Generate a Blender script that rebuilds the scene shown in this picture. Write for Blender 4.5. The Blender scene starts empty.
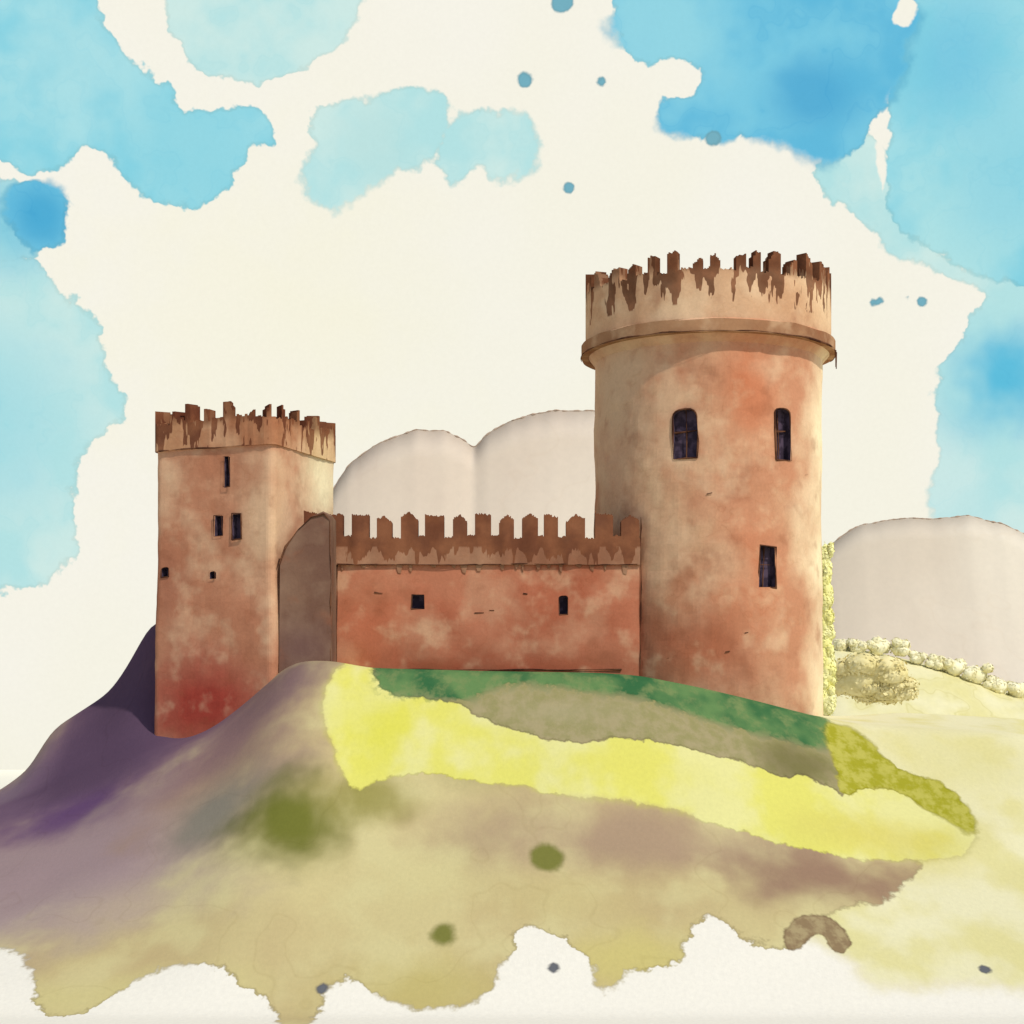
import bpy, math, random, bmesh
import numpy as np
from mathutils import Vector, noise as mnoise
random.seed(7); np.random.seed(7)
F=2000.0; H0=7.2; HR=760.0
sc=bpy.context.scene
def lin(v):
    v/=255.0
    return v/12.92 if v<=0.04045 else ((v+0.055)/1.055)**2.4
KK=[1.0]
def C(r,g,b,k=None):
    k=k or KK[0]
    return (min(lin(r)/k,.93),min(lin(g)/k,.93),min(lin(b)/k,.93),1)
# ------------------------------------------------------------ node helper
class NB:
    def __init__(s,name,scale=(1,1,1)):
        s.m=bpy.data.materials.new(name); s.m.use_nodes=True
        s.t=s.m.node_tree; s.t.nodes.clear()
        tc=s.t.nodes.new('ShaderNodeTexCoord')
        s.P=s.vm('MULTIPLY',tc.outputs['Object'],scale)
        s.out=s.t.nodes.new('ShaderNodeOutputMaterial')
    def _in(s,sock,v):
        if isinstance(v,bpy.types.NodeSocket): s.t.links.new(v,sock)
        else: sock.default_value=v
    def vm(s,op,a,b=None):
        n=s.t.nodes.new('ShaderNodeVectorMath'); n.operation=op
        s._in(n.inputs[0],a)
        if b is not None: s._in(n.inputs[1],b)
        return n.outputs['Value'] if op in('LENGTH','DISTANCE') else n.outputs['Vector']
    def ma(s,op,a,b=None,clamp=False):
        n=s.t.nodes.new('ShaderNodeMath'); n.operation=op; n.use_clamp=clamp
        s._in(n.inputs[0],a)
        if b is not None: s._in(n.inputs[1],b)
        return n.outputs[0]
    def noise(s,scale,detail=3,rough=.5,vec=None,dist=0,off=None):
        v=vec if vec is not None else s.P
        if off: v=s.vm('ADD',v,off)
        n=s.t.nodes.new('ShaderNodeTexNoise'); n.inputs['Scale'].default_value=scale
        n.inputs['Detail'].default_value=min(detail,3); n.inputs['Roughness'].default_value=rough
        n.inputs['Distortion'].default_value=dist
        s.t.links.new(v,n.inputs['Vector']); return n.outputs['Fac']
    def mr(s,v,a,b,c=0.,d=1.,smooth=True):
        n=s.t.nodes.new('ShaderNodeMapRange')
        n.interpolation_type='SMOOTHSTEP' if smooth else 'LINEAR'
        s._in(n.inputs[0],v)
        for i,x in zip((1,2,3,4),(a,b,c,d)): s._in(n.inputs[i],x)
        return n.outputs[0]
    def mix(s,f,a,b,blend='MIX'):
        n=s.t.nodes.new('ShaderNodeMix'); n.data_type='RGBA'; n.blend_type=blend
        s._in(n.inputs[0],f); s._in(n.inputs[6],a); s._in(n.inputs[7],b)
        return n.outputs[2]
    def attr(s,name):
        n=s.t.nodes.new('ShaderNodeAttribute'); n.attribute_name=name
        return n.outputs['Fac']
    def sep(s,axis):
        n=s.t.nodes.new('ShaderNodeSeparateXYZ'); s.t.links.new(s.P,n.inputs[0]); return n.outputs[axis]
    def stain(s,col,center,radii,color,strength=1.,nz=None,inner=0.1,na=1.4):
        v=s.vm('DIVIDE',s.vm('SUBTRACT',s.P,center),radii)
        d=s.vm('LENGTH',v)
        if nz is not None: d=s.ma('ADD',d,s.ma('MULTIPLY',s.ma('SUBTRACT',nz,.5),na))
        f=s.mr(d,inner,1.,strength,0.)
        return s.mix(f,col,color)
    def grain(s,col,scale,amt):
        n=s.noise(scale,2,.7)
        g=s.mr(n,.25,.75,1-amt,1+amt*.6,False)
        c=s.t.nodes.new('ShaderNodeCombineColor')
        for i in range(3): s.t.links.new(g,c.inputs[i])
        return s.mix(1.,col,c.outputs[0],'MULTIPLY')
    def bloom(s,col,n,level,width,amt,color):
        d=s.ma('ABSOLUTE',s.ma('SUBTRACT',n,level))
        return s.mix(s.mr(d,0,width,amt,0),col,color,'MULTIPLY')
    def diffuse(s,col,bump=None,bs=.3,bd=.05):
        b=s.t.nodes.new('ShaderNodeBsdfPrincipled'); b.inputs['Roughness'].default_value=.95
        b.inputs['Specular IOR Level'].default_value=.0
        s._in(b.inputs['Base Color'],col)
        if bump is not None:
            bn=s.t.nodes.new('ShaderNodeBump'); bn.inputs['Strength'].default_value=bs; bn.inputs['Distance'].default_value=bd
            s.t.links.new(bump,bn.inputs['Height']); s.t.links.new(bn.outputs[0],b.inputs['Normal'])
        s.t.links.new(b.outputs[0],s.out.inputs[0]); return s.m
    def emit(s,col):
        b=s.t.nodes.new('ShaderNodeEmission'); s._in(b.inputs[0],col)
        s.t.links.new(b.outputs[0],s.out.inputs[0])
        try: s.m.cycles.emission_sampling='NONE'
        except Exception: pass
        return s.m
def region(nb,col,d,color,nz,amp,soft,edge=.8,edgew=.25,strength=1.):
    """pigment region; d signed distance (positive inside)"""
    dd=nb.ma('ADD',d,nb.ma('MULTIPLY',nb.ma('SUBTRACT',nz,.5),amp))
    ns=nb.ma('MULTIPLY',soft,-1.)
    m=nb.mr(dd,ns,soft,0,strength)
    c=color
    if edge<1:
        e=nb.mr(dd,0,edgew,1.,0.)
        c=nb.mix(e,color,nb.mix(1.,color,(edge,edge*.97,edge*.95,1),'MULTIPLY'))
    return nb.mix(m,col,c)
# ------------------------------------------------------------ mesh helpers
def empty(name):
    o=bpy.data.objects.new(name,None); sc.collection.objects.link(o); return o
def mkobj(name,verts,faces,mats,parent=None,smooth=False,mi=None):
    me=bpy.data.meshes.new(name); me.from_pydata([tuple(v) for v in verts],[],faces)
    for m in mats: me.materials.append(m)
    if mi is not None: me.polygons.foreach_set('material_index',mi)
    me.polygons.foreach_set('use_smooth',[smooth]*len(me.polygons)); me.update()
    o=bpy.data.objects.new(name,me); sc.collection.objects.link(o)
    if parent: o.parent=parent
    return o
def grid(name,X,Y,Z,attrs,mat,parent=None,smooth=True):
    ny,nx=X.shape; n=nx*ny
    co=np.stack([X,Y,Z],-1).reshape(-1,3).astype(np.float32)
    idx=np.arange(n).reshape(ny,nx)
    q=np.stack([idx[:-1,:-1],idx[:-1,1:],idx[1:,1:],idx[1:,:-1]],-1).reshape(-1,4)
    me=bpy.data.meshes.new(name); me.vertices.add(n); me.vertices.foreach_set('co',co.ravel())
    me.loops.add(q.size); me.loops.foreach_set('vertex_index',q.ravel().astype(np.int32))
    me.polygons.add(len(q)); me.polygons.foreach_set('loop_start',(np.arange(len(q))*4).astype(np.int32))
    me.polygons.foreach_set('loop_total',np.full(len(q),4,np.int32))
    me.update(calc_edges=True); me.polygons.foreach_set('use_smooth',[smooth]*len(q))
    for k,a in attrs.items():
        at=me.attributes.new(k,'FLOAT','POINT'); at.data.foreach_set('value',a.ravel().astype(np.float32))
    me.materials.append(mat)
    o=bpy.data.objects.new(name,me); sc.collection.objects.link(o)
    if parent: o.parent=parent
    return o
def chaikin(p,k=2):
    for _ in range(k):
        q=[]
        for i in range(len(p)):
            a=p[i]; b=p[(i+1)%len(p)]
            q.append((a[0]*.75+b[0]*.25,a[1]*.75+b[1]*.25)); q.append((a[0]*.25+b[0]*.75,a[1]*.25+b[1]*.75))
        p=q
    return p
def sdf(px,py,poly):
    poly=np.asarray(poly,float); d=np.full(px.shape,1e9); ins=np.zeros(px.shape,bool)
    n=len(poly)
    for i in range(n):
        ax,ay=poly[i]; bx,by=poly[(i+1)%n]
        ex,ey=bx-ax,by-ay; L=ex*ex+ey*ey+1e-12
        t=np.clip(((px-ax)*ex+(py-ay)*ey)/L,0,1)
        d=np.minimum(d,(px-ax-t*ex)**2+(py-ay-t*ey)**2)
        if ay!=by:
            c=((ay>py)!=(by>py))&(px<(bx-ax)*(py-ay)/(by-ay)+ax); ins^=c
    d=np.sqrt(d); return np.where(ins,d,-d)
def lines(name,polys,r,mat,parent,jit=.02):
    cu=bpy.data.curves.new(name,'CURVE'); cu.dimensions='3D'; cu.bevel_depth=r; cu.bevel_resolution=1
    for pts in polys:
        out=[]
        for a,b in zip(pts[:-1],pts[1:]):
            a=Vector(a); b=Vector(b); k=max(1,int((b-a).length/(r*12)))
            for i in range(k): out.append(a.lerp(b,i/k))
        out.append(Vector(pts[-1]))
        sp=cu.splines.new('POLY'); sp.points.add(len(out)-1)
        for i,p in enumerate(out):
            j=mnoise.noise_vector(p*.9)*jit
            q=p+j; sp.points[i].co=(q.x,q.y,q.z,1)
            sp.points[i].radius=max(.1,.7+1.3*mnoise.noise(p*1.3))
    cu.materials.append(mat)
    o=bpy.data.objects.new(name,cu); sc.collection.objects.link(o); o.parent=parent; return o
GC=C(246,241,225,1.14)
# ------------------------------------------------------------ TERRAIN
def stz(X,Y,tab):
    u=512+F*X/Y
    r=np.interp(u,[t[0] for t in tab],[t[1] for t in tab])
    return H0+(HR-r)*Y/F
T76=[(-700,960),(-400,930),(-150,860),(0,816),(50,804),(100,788),(150,764),(185,748),(215,734),(250,706),(280,676),(300,664),(330,660),(370,667),(480,670),(600,672),(640,675),(700,687),(750,699),(800,712),(840,722),(900,728),(1024,735),(1200,790),(1500,900),(1800,960)]
T80=[(-700,960),(-400,928),(-150,855),(0,804),(50,784),(100,757),(130,738),(155,728),(190,733),(215,722),(250,690),(280,659),(300,652),(330,660),(370,672),(480,675),(600,676),(640,678),(700,689),(750,700),(800,713),(840,720),(900,722),(1024,728),(1200,788),(1500,900),(1800,960)]
T84=[(-700,960),(-400,925),(-150,850),(0,790),(34,764),(48,730),(64,720),(110,690),(132,656),(150,618),(200,622),(300,640),(340,680),(640,680),(700,690),(800,714),(840,716),(900,712),(1024,718),(1200,780),(1500,890),(1800,950)]
def height(X,Y):
    z76=stz(X,np.full_like(Y,76.5),T76); z80=stz(X,np.full_like(Y,80.),T80); z84=stz(X,np.full_like(Y,84.),T84)
    zs=[(36,np.full_like(X,-.6)),(39,np.full_like(X,-.3)),(42,np.full_like(X,.05)),(55.5,np.full_like(X,.08)),
        (66,np.maximum(z76*.43,.0)),(76.5,z76),(80,z80),(84,z84),(94,z84*.93),(125,np.full_like(X,-.6)),(200,np.full_like(X,-.8))]
    Z=np.zeros_like(X)
    for (y0,a),(y1,b) in zip(zs[:-1],zs[1:]):
        m=(Y>=y0)&(Y<=y1); t=(Y-y0)/(y1-y0)
        Z=np.where(m,a+(b-a)*t,Z)
    return Z
xs=np.arange(-46,46.01,.2); ys=np.arange(37,127.01,.2)
GX,GY=np.meshgrid(xs,ys)
GZ=height(GX,GY)
def blur(A,n):
    for _ in range(n):
        A=(np.pad(A,((1,1),(0,0)),'edge')[:-2]+2*A+np.pad(A,((1,1),(0,0)),'edge')[2:])/4
        A=(np.pad(A,((0,0),(1,1)),'edge')[:,:-2]+2*A+np.pad(A,((0,0),(1,1)),'edge')[:,2:])/4
    return A
GZ=blur(GZ,6)
edge=np.clip((46-np.abs(GX))/6,0,1); GZ=np.where(GZ>0,GZ*edge-.4*(1-edge),GZ)
und=.05*np.sin(GX*.55+GY*.3)*np.sin(GY*.5-GX*.2)+.03*np.sin(GX*1.3+2*np.sin(GY*.7))
GZ=GZ+und*np.clip(GZ/4,0,1)*np.clip((77-GY)/6,0,1)
def tz(x,y):
    fx=(x-xs[0])/.2; fy=(y-ys[0])/.2
    i=int(fx); j=int(fy)
    if i<0 or j<0 or i>=len(xs)-1 or j>=len(ys)-1: return 0.
    a,b=fx-i,fy-j
    return max(0,(GZ[j,i]*(1-a)+GZ[j,i+1]*a)*(1-b)+(GZ[j+1,i]*(1-a)+GZ[j+1,i+1]*a)*b)
def wp(px,row):
    y=43.
    while y<96:
        x=(px-512)*y/F; z=H0+(HR-row)*y/F
        if tz(x,y)>=z-1e-3 : return (x,y)
        y+=.08
    return ((px-512)*90/F,90.)
def wpoly(pts,ck=1):
    pts=chaikin(pts,ck); out=[]
    n=len(pts)
    for i in range(n):
        a=pts[i]; b=pts[(i+1)%n]; L=math.hypot(a[0]-b[0],a[1]-b[1]); k=max(1,int(L/28))
        for j in range(k):
            t=j/k; x,y=wp(a[0]+(b[0]-a[0])*t,a[1]+(b[1]-a[1])*t); out.append((x,y*.6))
    return out
PX,PY=GX,GY*.6
R={}
R['wash']=sdf(PX,PY,wpoly([(-500,560),(330,560),(350,660),(400,735),(480,745),(540,765),(620,775),(700,790),(760,812),(820,838),(880,852),(916,856),(922,872),(905,887),(885,905),(850,903),(815,915),(790,945),(745,945),(718,918),(690,930),(672,972),(640,968),(622,985),(600,992),(582,962),(560,930),(522,925),(503,960),(490,1000),(440,1015),(400,1010),(350,970),(330,985),(320,1018),(290,1030),(265,1005),(240,985),(212,965),(170,970),(130,985),(95,1010),(50,1022),(32,1000),(25,955),(0,942),(-60,950),(-300,960),(-500,960)]))
R['right']=sdf(PX,PY,wpoly([(640,600),(1024,600),(1500,640),(1600,900),(1300,985),(1060,995),(950,985),(890,992),(862,985),(850,960),(800,930),(700,900),(700,820),(800,800)]))
R['yellow']=sdf(PX,PY,wpoly([(322,700),(330,676),(346,664),(375,655),(420,655),(640,660),(800,705),(850,765),(920,795),(975,830),(965,860),(900,862),(820,858),(760,838),(700,817),(620,803),(540,793),(440,778),(400,773),(372,788),(352,797),(338,765),(326,730)]))
R['olive']=sdf(PX,PY,wpoly([(366,640),(500,640),(640,640),(740,680),(820,712),(838,745),(850,800),(820,782),(800,776),(782,782),(750,764),(700,750),(620,740),(560,742),(510,732),(470,710),(440,702),(400,696),(376,686)]))
R['green']=sdf(PX,PY,wpoly([(366,640),(500,640),(640,640),(740,680),(820,712),(840,738),(822,752),(760,736),(690,714),(600,692),(540,684),(490,684),(465,702),(440,702),(400,696),(376,686)]))
R['lime']=sdf(PX,PY,wpoly([(820,720),(858,730),(880,752),(905,772),(950,786),(975,815),(974,836),(935,814),(900,792),(872,786),(843,800),(834,765)]))
R['blob']=sdf(PX,PY,wpoly([(784,936),(794,918),(812,916),(830,918),(846,934),(850,946),(840,955),(830,948),(822,932),(808,936),(800,950),(788,948)]))
def gdots(lst):
    D=np.full(PX.shape,-9.)
    for px,row,r in lst:
        x,y=wp(px,row); D=np.maximum(D,r*y/F-np.hypot(PX-x,PY-y*.6))
    return D
R['dotg']=gdots([(546,859,16),(443,934,13)])
R['dotb']=gdots([(554,969,7),(27,760,9),(985,970,7),(322,990,7)])
KK[0]=1.11
nb=NB('hill_wash',(1,.6,0))
n1=nb.noise(.35,5,.6); n2=nb.noise(1.7,4,.65,off=(7,3,0)); n3=nb.noise(.16,3,.5,off=(31,3,0))
ng=nb.noise(5,3,.7)
nn=nb.ma('ADD',nb.ma('MULTIPLY',n1,.55),nb.ma('MULTIPLY',n2,.45))
gcol=GC
w=nb.mix(nb.mr(n3,.35,.65),C(208,194,140),C(194,174,126))
w=nb.mix(nb.mr(n1,.45,.65,0,.5),w,C(216,207,152))
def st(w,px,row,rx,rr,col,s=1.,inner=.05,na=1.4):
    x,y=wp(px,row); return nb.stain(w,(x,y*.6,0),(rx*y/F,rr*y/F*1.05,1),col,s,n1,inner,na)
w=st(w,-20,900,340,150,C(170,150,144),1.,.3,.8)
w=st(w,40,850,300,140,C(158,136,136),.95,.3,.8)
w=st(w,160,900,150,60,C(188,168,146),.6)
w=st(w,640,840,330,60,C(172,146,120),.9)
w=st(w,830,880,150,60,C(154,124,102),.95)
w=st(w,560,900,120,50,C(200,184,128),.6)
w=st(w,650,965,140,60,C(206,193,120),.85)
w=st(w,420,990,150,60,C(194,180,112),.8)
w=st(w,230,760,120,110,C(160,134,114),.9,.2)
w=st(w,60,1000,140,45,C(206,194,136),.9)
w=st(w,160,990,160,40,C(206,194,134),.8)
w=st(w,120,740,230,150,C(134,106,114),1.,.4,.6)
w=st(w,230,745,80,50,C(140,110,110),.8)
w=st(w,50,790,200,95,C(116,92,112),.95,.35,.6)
w=st(w,110,740,120,110,C(90,70,90),.9,.3,.9)  # slope shadow beside square tower painted in; purple darkened to meet the cast shadow
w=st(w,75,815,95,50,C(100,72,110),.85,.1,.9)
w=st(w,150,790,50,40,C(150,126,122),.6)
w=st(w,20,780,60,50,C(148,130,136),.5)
w=st(w,290,672,80,50,C(130,104,104),.9)
w=st(w,215,812,70,60,C(130,128,114),.8)
w=st(w,290,825,100,65,C(108,112,42),.95)
w=st(w,370,800,70,40,C(142,136,62),.75)
w=st(w,480,770,60,30,C(156,146,98),.5)
w=st(w,430,880,90,50,C(210,198,142),.6)
w=nb.bloom(w,n3,.5,.006,.35,(.86,.84,.8,1))
rc=nb.mix(nb.mr(n1,.4,.65),C(240,234,190,1.18),C(230,222,158,1.18))
rc=st(rc,950,760,120,70,C(224,216,146,1.18),.6)
rc=st(rc,900,840,120,60,C(222,208,110,1.18),.7)
softv=nb.mr(n3,.45,.6,.03,.12)
col=region(nb,gcol,nb.attr('right'),rc,nn,1.6,.5,.95,.4)
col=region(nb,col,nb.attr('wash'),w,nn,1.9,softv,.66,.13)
KK[0]=1.25
yc=nb.mix(nb.mr(n1,.4,.6),C(236,231,118),C(240,235,158))
yc=st(yc,370,720,80,60,C(232,228,90),.8)
yc=st(yc,640,770,120,30,C(234,228,112),.6)
yc=st(yc,900,840,130,40,C(226,214,114),.8)
yc=st(yc,900,750,130,50,C(236,229,164),.9)
sy=nb.mr(n3,.45,.58,.03,.22)
col=region(nb,col,nb.attr('yellow'),yc,nn,1.2,sy,.7,.08)
KK[0]=1.11
oc=nb.mix(nb.mr(n2,.35,.65),C(152,146,98),C(168,156,116))
oc=st(oc,800,765,60,35,C(116,110,68),.8)
oc=st(oc,560,712,90,22,C(172,162,124),.6)
col=region(nb,col,nb.attr('olive'),oc,nn,1.1,.04,.66,.12)
gr=nb.mix(nb.mr(n1,.38,.6),C(58,106,66),C(104,138,84))
gr=nb.mix(nb.mr(n2,.45,.7,0,.6),gr,C(132,144,92))
col=region(nb,col,nb.attr('green'),gr,nn,1.5,nb.mr(n2,.4,.6,.05,.4),.85,.1)
col=region(nb,col,nb.attr('lime'),nb.mix(nb.mr(n2,.4,.6),C(166,162,48),C(190,184,86)),nn,1.1,nb.mr(n3,.4,.6,.03,.15),.75,.12)
col=region(nb,col,nb.attr('blob'),nb.mix(nb.mr(n2,.4,.6),C(172,154,114),C(146,124,92)),nn,.8,.05,.7,.1)
col=region(nb,col,nb.attr('dotg'),C(124,124,62),nn,.7,.16,.9,.1)
col=region(nb,col,nb.attr('dotb'),C(106,108,112),nn,.4,.05,.8,.08)
col=nb.grain(col,7,.05)
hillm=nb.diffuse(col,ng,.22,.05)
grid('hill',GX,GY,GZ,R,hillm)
nb=NB('ground_pale',(1,.6,0)); gm=nb.diffuse(nb.grain(GC,7,.05),None)
rr=np.concatenate([[0,30,60,100],np.geomspace(140,1650,24)]); aa=np.linspace(0,2*math.pi,129)
A,RR=np.meshgrid(aa,rr); grid('ground',RR*np.cos(A),RR*np.sin(A),np.zeros_like(A),{},gm)
# ------------------------------------------------------------ MEADOW + MOUNTAINS
nb=NB('ink'); inkm=nb.diffuse(nb.mix(nb.mr(nb.noise(1.5),.4,.6),C(70,44,34,1.),C(110,74,54,1.)))
nb=NB('soft_ink'); inkm_soft=nb.diffuse(C(182,160,142,1.))
def ridge(name,yc,wd,tab,mat,rough,ink=None,inkr=.1,ks=9,wav=0.,steep=False):
    tu=np.linspace(tab[0][0],tab[-1][0],500)
    tr=np.interp(tu,[t[0] for t in tab],[t[1] for t in tab])
    for _ in range(ks): tr=np.convolve(np.pad(tr,3,'edge'),np.ones(7)/7,'valid')
    tr=tr+wav*np.array([mnoise.noise(Vector((u*.05,0,yc))) for u in tu])
    hx=lambda x:H0+(HR-np.interp(512+F*x/yc,tu,tr))*yc/F
    X=np.linspace((tab[0][0]-512)*yc/F,(tab[-1][0]-512)*yc/F,420); Yv=np.linspace(yc-wd*(5 if steep else 2.6),yc+wd*(5 if steep else 2.6),121)
    GXm,GYm=np.meshgrid(X,Yv)
    prof=np.exp(-np.abs(GYm-yc)/wd) if steep else np.exp(-((GYm-yc)/wd)**2)
    s=wd/12
    Z=np.maximum(hx(GXm),0)*prof-.5
    Z+=rough*(np.sin(GXm/(3.1*s)+np.sin(GYm/(4*s)))*np.sin(GYm/(3.3*s)+1))*(1-prof)*prof*2
    par=grid(name,GXm,GYm,Z,{},mat)
    if ink:
        Xr=X[(512+F*X/yc>ink[0])&(512+F*X/yc<ink[1])]
        lines('crest_line',[[(x,yc,float(hx(x))-.5) for x in Xr]],inkr,inkm_soft,par,.1)
    return par
def mtn(name,a,b,c,k):
    nb=NB(name); nz=nb.noise(.03,3,.6)
    a,b,c=[C(*q,k) for q in (a,b,c)]
    mc=nb.mix(nb.mr(nz,.36,.64),a,b)
    mc=nb.mix(nb.mr(nb.noise(.014,2,.5,off=(40,0,9)),.4,.62,0,.8),mc,c)
    mc=nb.bloom(mc,nz,.5,.01,.3,(.95,.92,.89,1))
    return nb.diffuse(nb.grain(mc,.8,.03),None)
ma_=mtn('mountain_wash',(226,210,190),(219,201,182),(232,219,200),1.2)
mb_=mtn('mountain_wash_pale',(228,216,196),(221,208,188),(234,225,206),1.18)
ridge('mountain',400,20,[(240,790),(290,600),(335,482),(350,460),(380,440),(415,427),(445,428),(462,436),(474,446),(486,432),(510,418),(550,408),(590,408),(640,415),(700,470),(740,560),(790,790)],ma_,0,(300,700),.13,1,1.5,True)
ridge('mountain',430,20,[(720,790),(800,600),(826,546),(838,536),(860,522),(900,516),(940,516),(965,513),(1000,520),(1024,531),(1100,570),(1200,640),(1330,780)],mb_,0,(800,1200),.13,4,1.5,True)
nb=NB('meadow_wash',(1,.6,1)); n=nb.noise(.18,3,.6); n2=nb.noise(.6,3,.6)
c=nb.mix(nb.mr(n,.4,.6),C(236,230,186,1.15),C(226,218,156,1.15))
c=nb.bloom(c,n,.52,.01,.6,(.85,.83,.7,1))
c=nb.mix(nb.mr(n2,.55,.7,0,.4),c,C(212,202,132,1.15))
mw=nb.diffuse(nb.grain(c,3,.05),n2,.15,.1)
ridge('meadow',128,13,[(700,790),(760,680),(815,636),(850,640),(880,646),(920,655),(960,668),(1000,684),(1040,690),(1200,720),(1500,800)],mw,.3,None)
# ------------------------------------------------------------ SHRUBS / TREE
def leafmat(name,a,b):
    nb=NB(name); n=nb.noise(1.2,3,.6)
    c=nb.mix(nb.mr(n,.35,.65),a,b); c=nb.grain(c,6,.06); return nb.diffuse(c,None)
pale=leafmat('pale_leaves',C(244,239,206,1.),C(237,229,182,1.)); tanl=leafmat('tan_leaves',C(230,219,166,.96),C(212,199,140,.96))
lime=leafmat('lime_leaves',C(242,239,178,.98),C(235,231,150,.98)); bark=NB('bark'); bark=bark.diffuse(bark.grain(C(170,150,100),8,.2))
def leafy(name,c,rad,n,mat,ls=.16,parent=None,seed=0,nl=6,fl=.25):
    rnd=random.Random(seed)
    lob=[(Vector((rnd.uniform(-.6,.6)*rad[0],rnd.uniform(-.5,.5)*rad[1],rnd.uniform(-.3,.5)*rad[2])),rnd.uniform(.3,.5)) for _ in range(nl)]
    lob.append((Vector((0,0,-.1*rad[2])),.7))
    bm=bmesh.new()
    for o,s in lob:
        r=bmesh.ops.create_icosphere(bm,subdivisions=3,radius=1)
        for v in r['verts']:
            d=v.co.normalized(); k=s*(.9+.16*mnoise.noise(d*2.3+o*3))
            v.co=Vector(c)+o+Vector((d.x*rad[0]*k,d.y*rad[1]*k,d.z*rad[2]*k))
    bm.verts.index_update()
    V=[v.co.copy() for v in bm.verts]; Fc=[tuple(v.index for v in f.verts) for f in bm.faces]; bm.free()
    for i in range(n):
        o,s=rnd.choice(lob)
        d=Vector((rnd.gauss(0,1),rnd.gauss(0,1),rnd.gauss(0,1))).normalized()
        p=Vector(c)+o+Vector((d.x*rad[0],d.y*rad[1],d.z*rad[2]))*s*rnd.uniform(.9,1.1)
        nrm=(d+Vector((rnd.gauss(0,fl),rnd.gauss(0,fl),rnd.gauss(0,fl)))).normalized()
        t=nrm.orthogonal().normalized(); b=nrm.cross(t); a=rnd.uniform(0,6.28)
        t,b=t*math.cos(a)+b*math.sin(a),b*math.cos(a)-t*math.sin(a)
        l=ls*rnd.uniform(.5,1.4); k=len(V)
        V+= [p-t*l,p+b*l*.6,p+t*l,p-b*l*.6]; Fc.append((k,k+1,k+2,k+3))
    return mkobj(name,V,Fc,[mat],parent,True)
for i,(px,row,r) in enumerate([(840,640,9),(858,641,11),(878,640,13),(900,642,12),(918,652,9),(936,657,10),(955,661,13),(976,668,15),(998,680,14),(1018,684,13),(1045,690,15),(1080,696,14)]):
    y=126.; s=y/F
    leafy('shrub',((px-512)*s,y,H0+(HR-row-6)*s),(r*s*1.15,r*s,r*s*.95),500,pale,.10,seed=i,nl=8)
for i,(px,row,rx,rz) in enumerate([(862,678,44,26),(888,690,34,18)]):
    y=112.; s=y/F
    leafy('shrub',((px-512)*s,y,H0+(HR-row)*s),(rx*s,rx*s*.8,rz*s),2600,tanl,.12,seed=40+i,nl=14,fl=.35)
tree=empty('poplar_tree'); y=100.; s=y/F
X0=(826-512)*s
V=[];Fc=[]
for k,(zz,r) in enumerate([(6,.18),(12,.12),(17.5,.04)]):
    for j in range(10): V.append((X0+r*math.cos(j*.628)+.05*k,y+r*math.sin(j*.628),zz))
for k in range(2):
    for j in range(10): Fc.append((k*10+j,k*10+(j+1)%10,(k+1)*10+(j+1)%10,(k+1)*10+j))
mkobj('trunk',V,Fc,[bark],tree)
for i,row in enumerate(range(552,712,9)):
    leafy('crown_%d'%i,(X0+random.uniform(-.08,.08),y,H0+(HR-row)*s),((.38+.014*i),.5,.75),380,lime,.09,tree,seed=70+i,fl=.3)
# ------------------------------------------------------------ CASTLE
castle=empty('castle')
KK[0]=1.02
def wallmat(name,a,b,c2,stains,top=None,driplen=1.2,dark=C(92,50,32),dens=.5,hi=C(226,192,154),cap=None):
    nb=NB(name); n1=nb.noise(.28,3,.55); n2=nb.noise(.8,3,.55,off=(5,1,8)); n3=nb.noise(.5,3,.5,off=(15,11,8))
    col=nb.mix(nb.mr(n1,.38,.62),a,b)
    col=nb.mix(nb.mr(n3,.46,.66,0,.75),col,c2)
    for (ct,rd,cc,ss) in stains: col=nb.stain(col,ct,rd,cc,ss,n1)
    col=nb.mix(nb.mr(n2,.5,.72,0,.35),col,hi)
    col=nb.mix(nb.mr(n2,.46,.28,0,.35),col,C(146,88,62))
    col=nb.bloom(col,n3,.48,.006,.4,(.85,.8,.74,1))
    if top is not None:
        z=nb.sep(2)
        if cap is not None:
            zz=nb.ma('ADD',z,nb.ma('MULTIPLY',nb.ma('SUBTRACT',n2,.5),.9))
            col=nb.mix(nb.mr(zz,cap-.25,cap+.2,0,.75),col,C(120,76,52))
        st=nb.vm('MULTIPLY',nb.P,(1,1,.22))
        d=nb.noise(2.1,3,.6,vec=st)
        m=nb.ma('SUBTRACT',top,z)
        lim=nb.mr(d,dens,dens+.22,-.1,driplen,False)
        f=nb.mr(nb.ma('SUBTRACT',lim,m),-.03,.06,0,.85)
        col=nb.mix(f,col,nb.mix(nb.mr(n2,.4,.65),dark,C(130,80,54)))
    col=nb.grain(col,8,.08)
    return nb.diffuse(col,nb.noise(3.,3,.65),.2,.05)
nb=NB('dark_opening'); dk=nb.diffuse(nb.mix(nb.mr(nb.noise(3),.4,.6),C(88,74,90),C(60,50,62)))
RX,RY,RAD=8.22,84.,4.75
m_round=wallmat('round_tower_render',C(204,160,126),C(192,136,104),C(213,176,142),[
  ((RX-4.2,RY-3,21),(3,4,6),C(204,172,140),.9),
  ((RX-3.6,RY-3,11),(3.2,4,5.5),C(142,92,70),.9),
  ((RX+1.3,RY-5,22),(2.0,3,3.6),C(190,108,72),.8),
  ((RX+1.5,RY-5,14.5),(2.4,3,4.2),C(194,118,84),.75),
  ((RX-0.6,RY-5,11.5),(3.6,3,3.6),C(166,94,66),.85),
  ((RX+5.0,RY-1.8,18),(2.7,4.6,15),C(244,226,186),1.)])  # last entry: sunlight on the tower's right edge, painted pale into the colour
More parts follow.
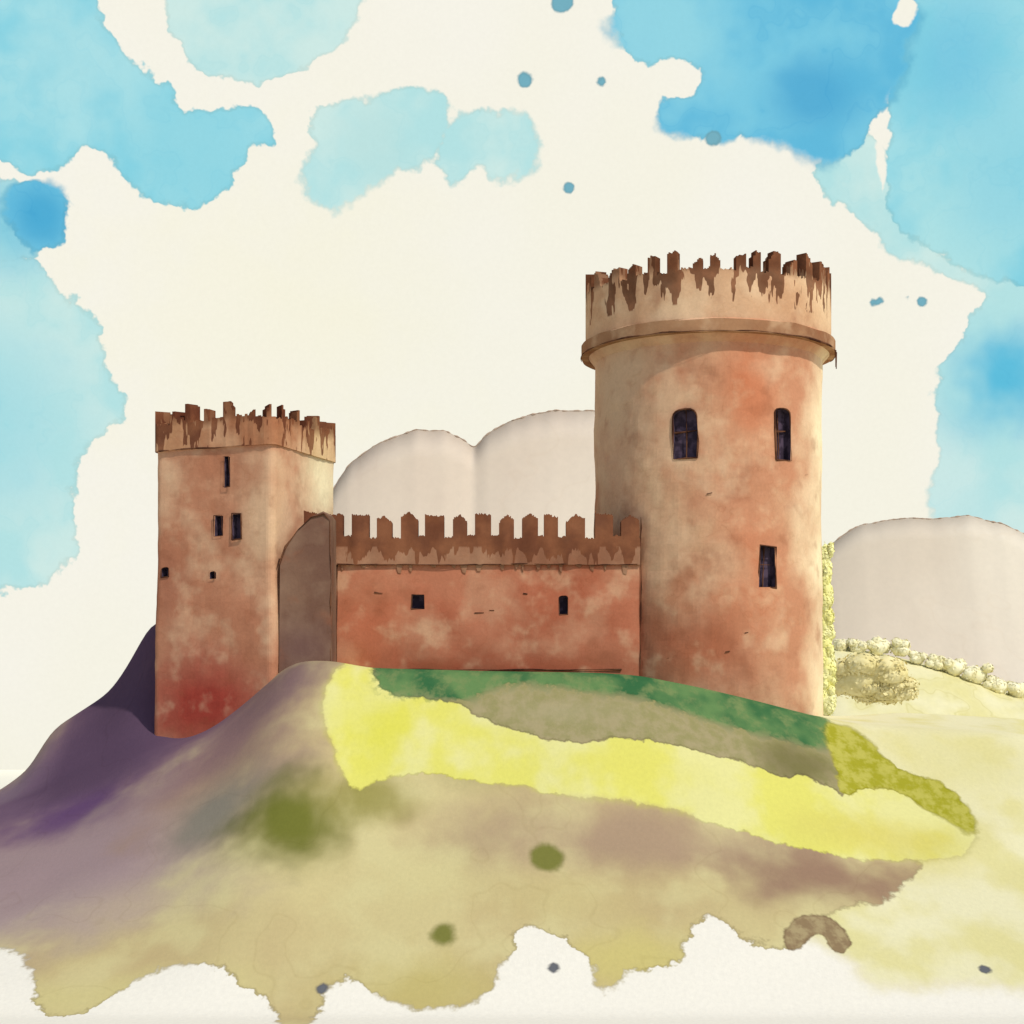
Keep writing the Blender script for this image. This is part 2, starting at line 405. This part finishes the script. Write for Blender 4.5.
m_par=wallmat('round_parapet_render',C(206,166,130),C(196,152,116),C(222,190,154),[((RX+4.5,RY-3,26),(2,4,4),C(230,198,158),.8)],27.3,2.1,C(90,52,34),.38,cap=26.65)
m_corn=wallmat('cornice_render',C(162,120,88),C(144,102,74),C(174,134,100),[])
LX,LY=-10.74,81.
m_left=wallmat('square_tower_render',C(196,146,114),C(182,124,94),C(208,170,136),[
  ((-9.4,77.5,17),(2.0,2,3.5),C(216,180,144),.85),
  ((-12.0,78,9.2),(4,4,3.8),C(160,68,56),1.),
  ((-13.6,78.8,14),(1.6,3,3.5),C(162,102,78),.7),
  ((-7.6,81,18),(1.4,3.5,4.8),C(242,228,186),1.)])  # last entry bakes the sunlit right face into the base colour
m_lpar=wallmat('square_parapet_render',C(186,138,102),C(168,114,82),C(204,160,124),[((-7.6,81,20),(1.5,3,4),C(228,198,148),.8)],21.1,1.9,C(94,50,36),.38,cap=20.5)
m_wall=wallmat('curtain_wall_render',C(184,118,90),C(170,98,72),C(192,138,108),[((-1,80,10.5),(8,3,1.6),C(150,76,54),.85),((-5.5,80,13),(2,3,2),C(182,102,72),.5),((4.5,80,13.5),(2,3,3),C(182,108,80),.5)])
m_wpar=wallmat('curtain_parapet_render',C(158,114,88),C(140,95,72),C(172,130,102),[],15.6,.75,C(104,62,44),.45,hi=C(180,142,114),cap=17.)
m_but=wallmat('buttress_render',C(130,100,82),C(114,84,70),C(142,114,94),[((-8.,78,11.5),(2,3,2),C(112,84,78),.8)],hi=C(148,122,102))  # whole material tinted dark grey-brown for the shade the buttress lies in
def loft(name,ringf,levels,mat,parent):
    V=[];Fc=[]; n=None
    for z,s in levels:
        ring=ringf(s); n=len(ring)
        cx=sum(p[0] for p in (ring[0],ring[n//2]))/2; cy=sum(p[1] for p in (ring[0],ring[n//2]))/2
        for (x,y) in ring:
            w=.08*mnoise.noise(Vector((x*.5,y*.5,z*.45)))+.025*mnoise.noise(Vector((x*2.5,y*2.5,z*2)))
            d=Vector((x-cx,y-cy)).normalized()*w
            V.append((x+d.x,y+d.y,z))
    L=len(levels)
    for k in range(L-1):
        for j in range(n): Fc.append((k*n+j,k*n+(j+1)%n,(k+1)*n+(j+1)%n,(k+1)*n+j))
    Fc.append(tuple(reversed(range(n)))); Fc.append(tuple(range((L-1)*n,L*n)))
    return mkobj(name,V,Fc,[mat,dk],parent)
def circ(r,n=200): return [(RX+r*math.cos(2*math.pi*i/n),RY+r*math.sin(2*math.pi*i/n)) for i in range(n)]
TH=math.radians(22); fn=Vector((-math.sin(TH),-math.cos(TH))); sn=Vector((math.cos(TH),-math.sin(TH)))
def sq(h,n=26,rc=.3):
    pts=[]; c=[(1,-1),(1,1),(-1,1),(-1,-1)]
    for q,(a,b) in enumerate(c):
        for t in range(6):
            ang=math.radians(-90+90*q+t*18)
            pts.append(((h-rc)*a+rc*math.cos(ang),(h-rc)*b+rc*math.sin(ang)))
        a2,b2=c[(q+1)%4]
        e=math.radians(90*q)
        p0=((h-rc)*a+rc*math.cos(e),(h-rc)*b+rc*math.sin(e)); p1=((h-rc)*a2+rc*math.cos(e),(h-rc)*b2+rc*math.sin(e))
        for t in range(1,n): pts.append((p0[0]+(p1[0]-p0[0])*t/n,p0[1]+(p1[1]-p0[1])*t/n))
    return [(LX+sn.x*u-fn.x*v,LY+sn.y*u-fn.y*v) for u,v in pts]
def fixn(o):
    bm=bmesh.new(); bm.from_mesh(o.data); bmesh.ops.recalc_face_normals(bm,faces=bm.faces); bm.to_mesh(o.data); bm.free()
def wprof(w,h,arch):
    if arch:
        k=.28*w; p=[(-w/2*.95,-h/2),(w/2*1.02,-h/2*.97)]
        for i in range(9):
            a=math.pi*i/8; p.append((w/2*math.copysign(abs(math.cos(a))**.75,math.cos(a)),h/2-k+k*math.sin(a)))
        return p
    return [(-w/2,-h/2),(w/2*1.05,-h/2*.96),(w/2,h/2),(-w/2*.9,h/2*1.04)]
def cut(o,specs):
    fixn(o); V=[];Fc=[]
    for (c,nm,w,h,arch) in specs:
        nm=Vector((nm[0],nm[1],0)).normalized(); t=Vector((-nm.y,nm.x,0)); c=Vector(c)
        prof=wprof(w,h,arch); k=len(V); n=len(prof)
        for dpt in (.5,-.4):
            for (a,b) in prof: V.append(c+nm*dpt+t*a+Vector((0,0,b)))
        Fc.append(tuple(k+i for i in range(n))); Fc.append(tuple(k+n+i for i in reversed(range(n))))
        for i in range(n): Fc.append((k+i,k+n+i,k+n+(i+1)%n,k+(i+1)%n))
    c=mkobj('cut',V,Fc,[dk,dk],None,False,[1]*len(Fc)); fixn(c)
    md=o.modifiers.new('b','BOOLEAN'); md.operation='DIFFERENCE'; md.object=c; md.solver='EXACT'
    dg=bpy.context.evaluated_depsgraph_get(); me=bpy.data.meshes.new_from_object(o.evaluated_get(dg))
    o.modifiers.clear(); o.data=me; bpy.data.objects.remove(c)
def frames(name,specs,parent,inset=.02,r=.035,bars=True):
    P=[]
    for (c,nm,w,h,arch) in specs:
        nm=Vector((nm[0],nm[1],0)).normalized(); t=Vector((-nm.y,nm.x,0)); c=Vector(c)+nm*inset
        prof=wprof(w,h,arch); prof.append(prof[0])
        P.append([c+t*a+Vector((0,0,b)) for a,b in prof])
        if bars:
            ci=c-nm*.3
            P.append([ci+Vector((0,0,-h/2)),ci+Vector((0,0,h/2))])
            P.append([ci-t*w/2+Vector((0,0,h*.05)),ci+t*w/2+Vector((0,0,h*.08))])
    lines(name,P,r,inkm,parent,.05)
def prisms(name,outer,inner,z0,tops,mat,parent,closed=True):
    V=[];Fc=[]; n=len(outer); m=n if closed else n-1
    for i in range(m):
        j=(i+1)%n; k=len(V); t=tops[i]
        for (x,y) in (outer[i],outer[j],inner[j],inner[i]): V.append((x,y,z0))
        for q,(x,y) in enumerate((outer[i],outer[j],inner[j],inner[i])): V.append((x,y,t))
        Fc+=[(k+3,k+2,k+1,k),(k+4,k+5,k+6,k+7),(k,k+1,k+5,k+4),(k+1,k+2,k+6,k+5),(k+2,k+3,k+7,k+6),(k+3,k,k+4,k+7)]
    return mkobj(name,V,Fc,[mat],parent)
def pattern(n,per,base,lo,hi,frac=(.45,.65),seed=1,rag=.06,jp=.35,slope=.35):
    rnd=random.Random(seed); T=[base]*n; i=0
    while i<n:
        p=max(3,int(per*rnd.uniform(1-jp,1+jp))); w=max(2,int(p*rnd.uniform(*frac))); h=rnd.uniform(lo,hi)
        sl=rnd.uniform(-slope,slope); pk=rnd.random()
        for k in range(w):
            rd=.25*abs(k/max(1,w-1)-.5)*2 if pk>.4 else 0
            if i+k<n: T[i+k]=base+h*(1+sl*(k/w-.5)*2-rd)+rnd.uniform(-rag,rag)
        g=rnd.uniform(-.12,.06)
        for k in range(w,p):
            if i+k<n: T[i+k]=base+g+rnd.uniform(-rag,rag)
        i+=p
    return T
def rowz(row,y): return H0+(HR-row)*y/F
ZC=24.08
lv=[(z,RAD*(1.02-.02*min(1,(z-6)/10))) for z in np.arange(6,ZC-.4,.35)]+[(ZC-.3,RAD),(ZC,5.02),(ZC+.25,5.18),(ZC+.5,5.2),(ZC+.6,5.06),(ZC+1.9,5.04)]
rt=loft('round_tower',circ,lv,m_round,castle)
def rwin(px,row,w,h,arch=True):
    y=79.6
    for _ in range(6):
        x=(px-512)*y/F; dx=x-RX; y=RY-math.sqrt(max(.1,RAD**2-dx*dx))
    return ((x,y,rowz(row,y)),(dx,y-RY),w,h,arch)
rw=[rwin(685,434,.98,1.95),rwin(783,434,.82,2.1),rwin(767,567,.78,1.65,False)]
cut(rt,rw)
frames('window_frames',rw,castle,.0,.04)
def band(name,r,z0,z1,mat):
    n=200; o=[]; inn=[]
    for i in range(n):
        a=2*math.pi*i/n; q=r+.05*mnoise.noise(Vector((math.cos(a)*5,math.sin(a)*5,0)))
        o.append((RX+q*math.cos(a),RY+q*math.sin(a))); inn.append((RX+(r-.3)*math.cos(a),RY+(r-.3)*math.sin(a)))
    T=[z1+.07*mnoise.noise(Vector((a*.8,b*.8,0))) for a,b in o]
    return prisms(name,o,inn,z0,T,mat,castle)
band('cornice',5.3,ZC,ZC+.5,m_corn)
N=560
o5=[];i5=[]
for i in range(N):
    a=2*math.pi*i/N; x,y=math.cos(a),math.sin(a); w=.05*mnoise.noise(Vector((x*8,y*8,1)))
    o5.append((RX+(5.12+w)*x,RY+(5.12+w)*y)); i5.append((RX+4.65*x,RY+4.65*y))
T=pattern(N,16,26.62,.35,.85,(.35,.68),21,.07)
prisms('round_battlements',o5,i5,ZC+.55,T,m_par,castle)
lv=[(z,2.65+.16*max(0,(15-z)/9)) for z in np.arange(5,19.3,.3)]+[(19.4,2.66),(19.6,2.7),(19.7,2.62),(20.2,2.6)]
ltw=loft('square_tower',sq,lv,m_left,castle)
def lwin(px,row,w,h,arch=False):
    c=Vector((LX,LY))+fn*2.7; k=(px-512)/F
    y=(c.dot(fn))/(k*fn.x+fn.y); x=k*y
    return ((x,y,rowz(row,y)),(fn.x,fn.y),w,h,arch)
lw=[lwin(226,472,.26,1.2),lwin(218,526,.36,.8),lwin(236,527,.42,1.0),lwin(165,572,.34,.4,True),lwin(212,575,.28,.3,True)]
cut(ltw,lw); frames('slit_frames',lw,castle,.0,.025,False)
osq=[(x+.03*mnoise.noise(Vector((x*4,y*4,0))),y+.03*mnoise.noise(Vector((x*4,y*4,5)))) for x,y in sq(2.74,40)]; isq=sq(2.3,40)
T=pattern(len(osq),9,20.62,.25,.8,(.25,.48),9,.07)
prisms('square_battlements',osq,isq,19.45,T,m_lpar,castle)
xw=np.arange(-8.4,5.16,.1); W0=80.
def wy(x,z): return W0+.06*mnoise.noise(Vector((x*.8,3,z*.8)))
V=[];Fc=[]; zl=list(np.arange(8,15.41,.3)); nx=len(xw)
for z in zl:
    for x in xw: V.append((x,wy(x,z),z))
nb0=len(V)
for z in zl:
    for x in xw: V.append((x,W0+1.3,z))
for k in range(len(zl)-1):
    for j in range(nx-1):
        a=k*nx+j; Fc.append((a,a+1,a+nx+1,a+nx)); b=nb0+a; Fc.append((b,b+nx,b+nx+1,b+1))
t=(len(zl)-1)*nx
for j in range(nx-1):
    Fc.append((t+j,t+j+1,nb0+t+j+1,nb0+t+j)); Fc.append((j,nb0+j,nb0+j+1,j+1))
for k in range(len(zl)-1):
    a=k*nx; Fc.append((a,a+nx,nb0+a+nx,nb0+a)); a=k*nx+nx-1; Fc.append((a,nb0+a,nb0+a+nx,a+nx))
cw=mkobj('curtain_wall',V,Fc,[m_wall,dk],castle)
ww=[(((418-512)/25.,80,rowz(602,80)),(0,-1),.5,.6,False),(((563-512)/25.,80,rowz(605,80)),(0,-1),.36,.75,True)]
cut(cw,ww); frames('wall_window_frames',ww,castle,.0,.03,False)
xo=np.arange(-8.4,5.16,.04)
oo=[(x,79.88+.06*mnoise.noise(Vector((x*2,0,0)))) for x in xo]; ii=[(x,80.6) for x in xo]
T=pattern(len(xo),26,rowz(536,80),.78,1.,(.62,.78),12,.04,.15,.1)
prisms('curtain_battlements',oo,ii,15.0,T,m_wpar,castle,False)
V=[];Fc=[]
rnd=random.Random(4)
x=-7.2
while x<4.8:
    w=rnd.uniform(.1,.3); d=rnd.uniform(.08,.4); k=len(V)
    V+=[(x,79.93,15.02),(x+w,79.93,15.02),(x+w*.75,79.96,15-d),(x+w*.3,79.96,15-d*rnd.uniform(.6,1)),(x,80.1,15.02),(x+w,80.1,15.02),(x+w*.75,80.1,15-d),(x+w*.3,80.1,15-d)]
    Fc+=[(k,k+3,k+2,k+1),(k,k+4,k+7,k+3),(k+1,k+2,k+6,k+5),(k+3,k+7,k+6,k+2)]
    x+=w+rnd.uniform(.1,.8)
mkobj('corbels',V,Fc,[m_wpar],castle)
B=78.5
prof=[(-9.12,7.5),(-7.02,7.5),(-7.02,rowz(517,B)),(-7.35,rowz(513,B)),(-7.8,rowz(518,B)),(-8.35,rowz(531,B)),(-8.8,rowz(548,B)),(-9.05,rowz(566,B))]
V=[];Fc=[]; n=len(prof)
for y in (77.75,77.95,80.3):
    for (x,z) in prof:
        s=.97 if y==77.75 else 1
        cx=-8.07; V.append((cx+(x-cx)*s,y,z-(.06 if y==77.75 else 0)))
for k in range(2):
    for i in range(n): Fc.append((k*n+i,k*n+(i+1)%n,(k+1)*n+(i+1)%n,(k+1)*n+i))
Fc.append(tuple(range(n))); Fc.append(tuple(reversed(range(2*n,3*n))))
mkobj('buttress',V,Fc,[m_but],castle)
L=[]
L.append([(RX+5.32*math.cos(a),RY+5.32*math.sin(a),ZC+.02) for a in np.linspace(math.pi*.95,math.pi*2.05,60)])
L.append([(5.14,79.97,10.5),(5.15,79.93,15.2),(5.12,79.88,16.9)])
L.append([(-7.0,79.95,11),(-7.0,79.95,16.8)])
L.append([(x,79.96,10.82) for x in np.arange(-7,5,.6)])
L.append([(x,79.88,15.02) for x in np.arange(-7.0,5.1,.4)])
def sqp(u,v,z): return (LX+sn.x*u-fn.x*v,LY+sn.y*u-fn.y*v,z)
L.append([sqp(u,-2.74,19.47) for u in np.arange(-2.4,2.4,.5)])
L.append([(x,77.74,z) for x,z in [(-9.03,rowz(566,B)),(-8.8,rowz(549,B)),(-8.35,rowz(533,B)),(-7.8,rowz(520,B)),(-7.3,rowz(516,B)),(-7.06,rowz(522,B)),(-7.06,11)]])
for a in (math.pi*1.93,math.pi*1.955):
    L.append([(RX+5.34*math.cos(a),RY+5.34*math.sin(a),ZC+.1),(RX+5.34*math.cos(a),RY+5.34*math.sin(a),ZC-.6)])
rnd=random.Random(11)
for _ in range(4):
    x=rnd.uniform(-6.5,4.5); z=rnd.uniform(11.3,14.5); L.append([(x,79.98,z),(x+rnd.uniform(.15,.4),79.98,z+rnd.uniform(-.06,.06))])
for _ in range(5):
    a=math.pi*1.5+rnd.uniform(-.9,.9); z=rnd.uniform(11,19); da=rnd.uniform(.03,.06)
    L.append([(RX+4.8*math.cos(a+q),RY+4.8*math.sin(a+q),z+q) for q in (0,da*.5,da)])
lines('edge_lines',L,.032,inkm,castle,.05)
# ------------------------------------------------------------ SKY
az=np.radians(np.concatenate([np.linspace(-95,-19,60),np.linspace(-18,18,361),np.linspace(19,95,60)]))
el=np.radians(np.concatenate([np.linspace(-1,23,241),np.linspace(24,34,10)]))
AZ,EL=np.meshgrid(az,el); RS=1500.
SX=RS*np.sin(AZ)*np.cos(EL); SY=RS*np.cos(AZ)*np.cos(EL); SZ=RS*np.sin(EL)+H0
azc=np.clip(AZ,-1.3,1.3)
U=512+F*np.tan(azc); Vv=HR-F*np.tan(EL)/np.cos(azc)
def uni(ps,ck=2):
    D=np.full(U.shape,-1e3)
    for p in ps: D=np.maximum(D,sdf(U,Vv,chaikin(p,ck)))
    return D/100.
def circs(ps):
    D=np.full(U.shape,-1e3)
    for x,y,r in ps: D=np.maximum(D,r-np.hypot(U-x,Vv-y))
    return D/100.
rnd=random.Random(2)
ex=[(rnd.choice([-1,1])*rnd.uniform(750,5500)+512,rnd.uniform(-200,520),rnd.uniform(60,190)) for _ in range(60)]
light=np.maximum(uni([[(155,-20),(162,20),(185,62),(215,82),(250,86),(310,72),(352,45),(370,10),(378,-200),(150,-200)],
 [(298,112),(330,98),(390,90),(447,92),(444,130),(424,168),(395,170),(380,190),(340,214),(318,206),(298,178),(316,150)],
 [(452,120),(480,107),(534,112),(542,155),(512,187),(490,182),(480,162),(460,190),(436,175),(444,150)],
 [(-400,230),(0,262),(30,252),(60,290),(102,328),(104,380),(126,405),(114,437),(72,450),(70,500),(88,550),(60,580),(20,590),(-400,575)],
 [(1500,290),(1024,296),(980,298),(965,340),(940,370),(935,440),(922,520),(980,532),(1024,545),(1500,580)],
 [(820,165),(880,110),(900,200),(960,270),(1040,285),(1040,310),(960,285),(900,262),(860,215),(825,190)]]),circs(ex[:30]))
mid=np.maximum(uni([[(-400,-200),(90,-200),(92,-10),(100,22),(130,55),(168,82),(182,112),(205,110),(258,103),(282,138),(245,152),(235,182),(215,200),(180,210),(138,197),(122,162),(90,143),(60,165),(30,183),(0,150),(-400,120)],
 [(880,-200),(900,60),(882,130),(884,212),(940,264),(1000,284),(1500,300),(1500,-200)]]),circs(ex[30:]))
strong=uni([[(4,188),(20,180),(45,178),(72,198),(66,228),(64,250),(36,256),(14,240),(4,214)],
 [(603,-200),(606,0),(614,40),(640,72),(660,66),(692,64),(700,85),(687,97),(652,93),(662,132),(710,144),(760,135),(800,154),(850,164),(880,125),(907,60),(960,-200)]])
light=np.maximum(light,uni([[(-60,170),(10,176),(60,190),(66,240),(30,262),(-60,266)]]))
dots=circs([(525,80,7),(562,2,11),(712,138,8),(570,187,7),(873,303,5),(880,301,5),(907,298,4),(922,302,6),(602,82,4)])
holes=uni([[(890,22),(898,2),(905,-10),(920,5),(912,14),(906,28)],[(880,120),(872,150),(884,205),(888,160)]],1)
nb=NB('sky_wash')
kx=RS/F
n1=nb.noise(.012/kx,3,.6); n2=nb.noise(.05/kx,3,.6,off=(500,0,0)); n3=nb.noise(.004/kx,2,.5,off=(900,0,100))
nn=nb.ma('ADD',nb.ma('MULTIPLY',n1,.6),nb.ma('MULTIPLY',n2,.4))
def sst(col,px,row,r,c,s=1.,rz=None,inner=.1):
    d=Vector(((px-512)/F,1,(HR-row)/F)).normalized()*RS
    return nb.stain(col,(d.x,d.y,d.z+H0),(r*kx,3000,(rz or r)*kx),c,s,n1,inner)
KK[0]=1.
base=nb.mix(nb.mr(n3,.35,.65),C(248,244,232),C(246,243,227))
base=sst(base,230,340,250,C(249,243,218),.5)
lc=nb.mix(nb.mr(n1,.35,.65),C(206,234,229),C(180,226,227))
lc=sst(lc,-20,420,130,C(146,214,226),.6)
lc=sst(lc,1000,380,80,C(86,188,220),.95,90)
lc=sst(lc,950,500,80,C(202,232,230),.8)
lc=sst(lc,380,150,60,C(178,222,222),.6)
lc=sst(lc,10,225,70,C(120,200,222),.8)
lc=nb.bloom(lc,n1,.52,.012,.4,(.9,.96,.98,1))
mcx=nb.mix(nb.mr(n1,.35,.65),C(164,222,230),C(134,210,226))
mcx=sst(mcx,190,150,90,C(140,212,226),.7)
mcx=sst(mcx,70,60,90,C(178,226,230),.6)
mcx=sst(mcx,960,230,110,C(180,228,228),.8)
mcx=sst(mcx,1010,180,90,C(134,208,226),.6)
mcx=sst(mcx,950,60,80,C(112,196,224),.7)
mcx=nb.bloom(mcx,n1,.48,.012,.4,(.88,.95,.98,1))
sc2=nb.mix(nb.mr(n1,.35,.65),C(124,202,226),C(98,186,220))
sc2=sst(sc2,650,30,90,C(152,216,228),.8)
sc2=sst(sc2,820,95,60,C(80,170,212),.85,45)
sc2=sst(sc2,40,215,40,C(66,166,210),.8)
sc2=nb.bloom(sc2,n1,.5,.012,.5,(.82,.92,.97,1))
sS=nb.mr(n3,.45,.6,.015,.06)
col=region(nb,base,nb.attr('light'),lc,nn,.7,sS,.92,.05)
col=region(nb,col,nb.attr('mid'),mcx,nn,.65,sS,.9,.05)
col=region(nb,col,nb.attr('strong'),sc2,nn,.6,nb.mr(n1,.45,.6,.015,.09),.9,.05)
col=region(nb,col,nb.attr('dots'),C(118,176,192),nn,.22,.015,.85,.03)
col=region(nb,col,nb.attr('holes'),base,nn,.25,.015,1)
col=nb.grain(col,.35,.018)
skym=nb.emit(col)
grid('sky',SX,SY,SZ,{'light':light,'mid':mid,'strong':strong,'dots':dots,'holes':holes},skym)
# ------------------------------------------------------------ LIGHT
W=bpy.data.worlds.new('World'); sc.world=W; W.use_nodes=True; t=W.node_tree
bg=t.nodes['Background']; s=t.nodes.new('ShaderNodeTexSky'); s.sky_type='NISHITA'; s.sun_disc=False
EL0,AZ0=math.radians(48),math.radians(40)
s.sun_elevation=EL0; s.sun_rotation=math.pi-AZ0
t.links.new(s.outputs[0],bg.inputs[0]); bg.inputs[1].default_value=.11
sd=bpy.data.lights.new('sun','SUN'); sd.energy=2.85; sd.angle=math.radians(1.5); sd.color=(1,.95,.86)
so=bpy.data.objects.new('sun',sd); sc.collection.objects.link(so)
dirv=Vector((math.sin(AZ0)*math.cos(EL0),-math.cos(AZ0)*math.cos(EL0),math.sin(EL0)))
so.rotation_euler=dirv.to_track_quat('Z','Y').to_euler()
cd=bpy.data.cameras.new('camera'); co=bpy.data.objects.new('camera',cd); sc.collection.objects.link(co)
co.location=(0,0,H0); co.rotation_euler=(math.pi/2,0,0); cd.sensor_width=36; cd.lens=36*F/1024
cd.shift_y=(HR-512)/1024; cd.clip_end=6000; sc.camera=co
sc.view_settings.view_transform='Standard'; sc.view_settings.look='None'; sc.view_settings.exposure=0
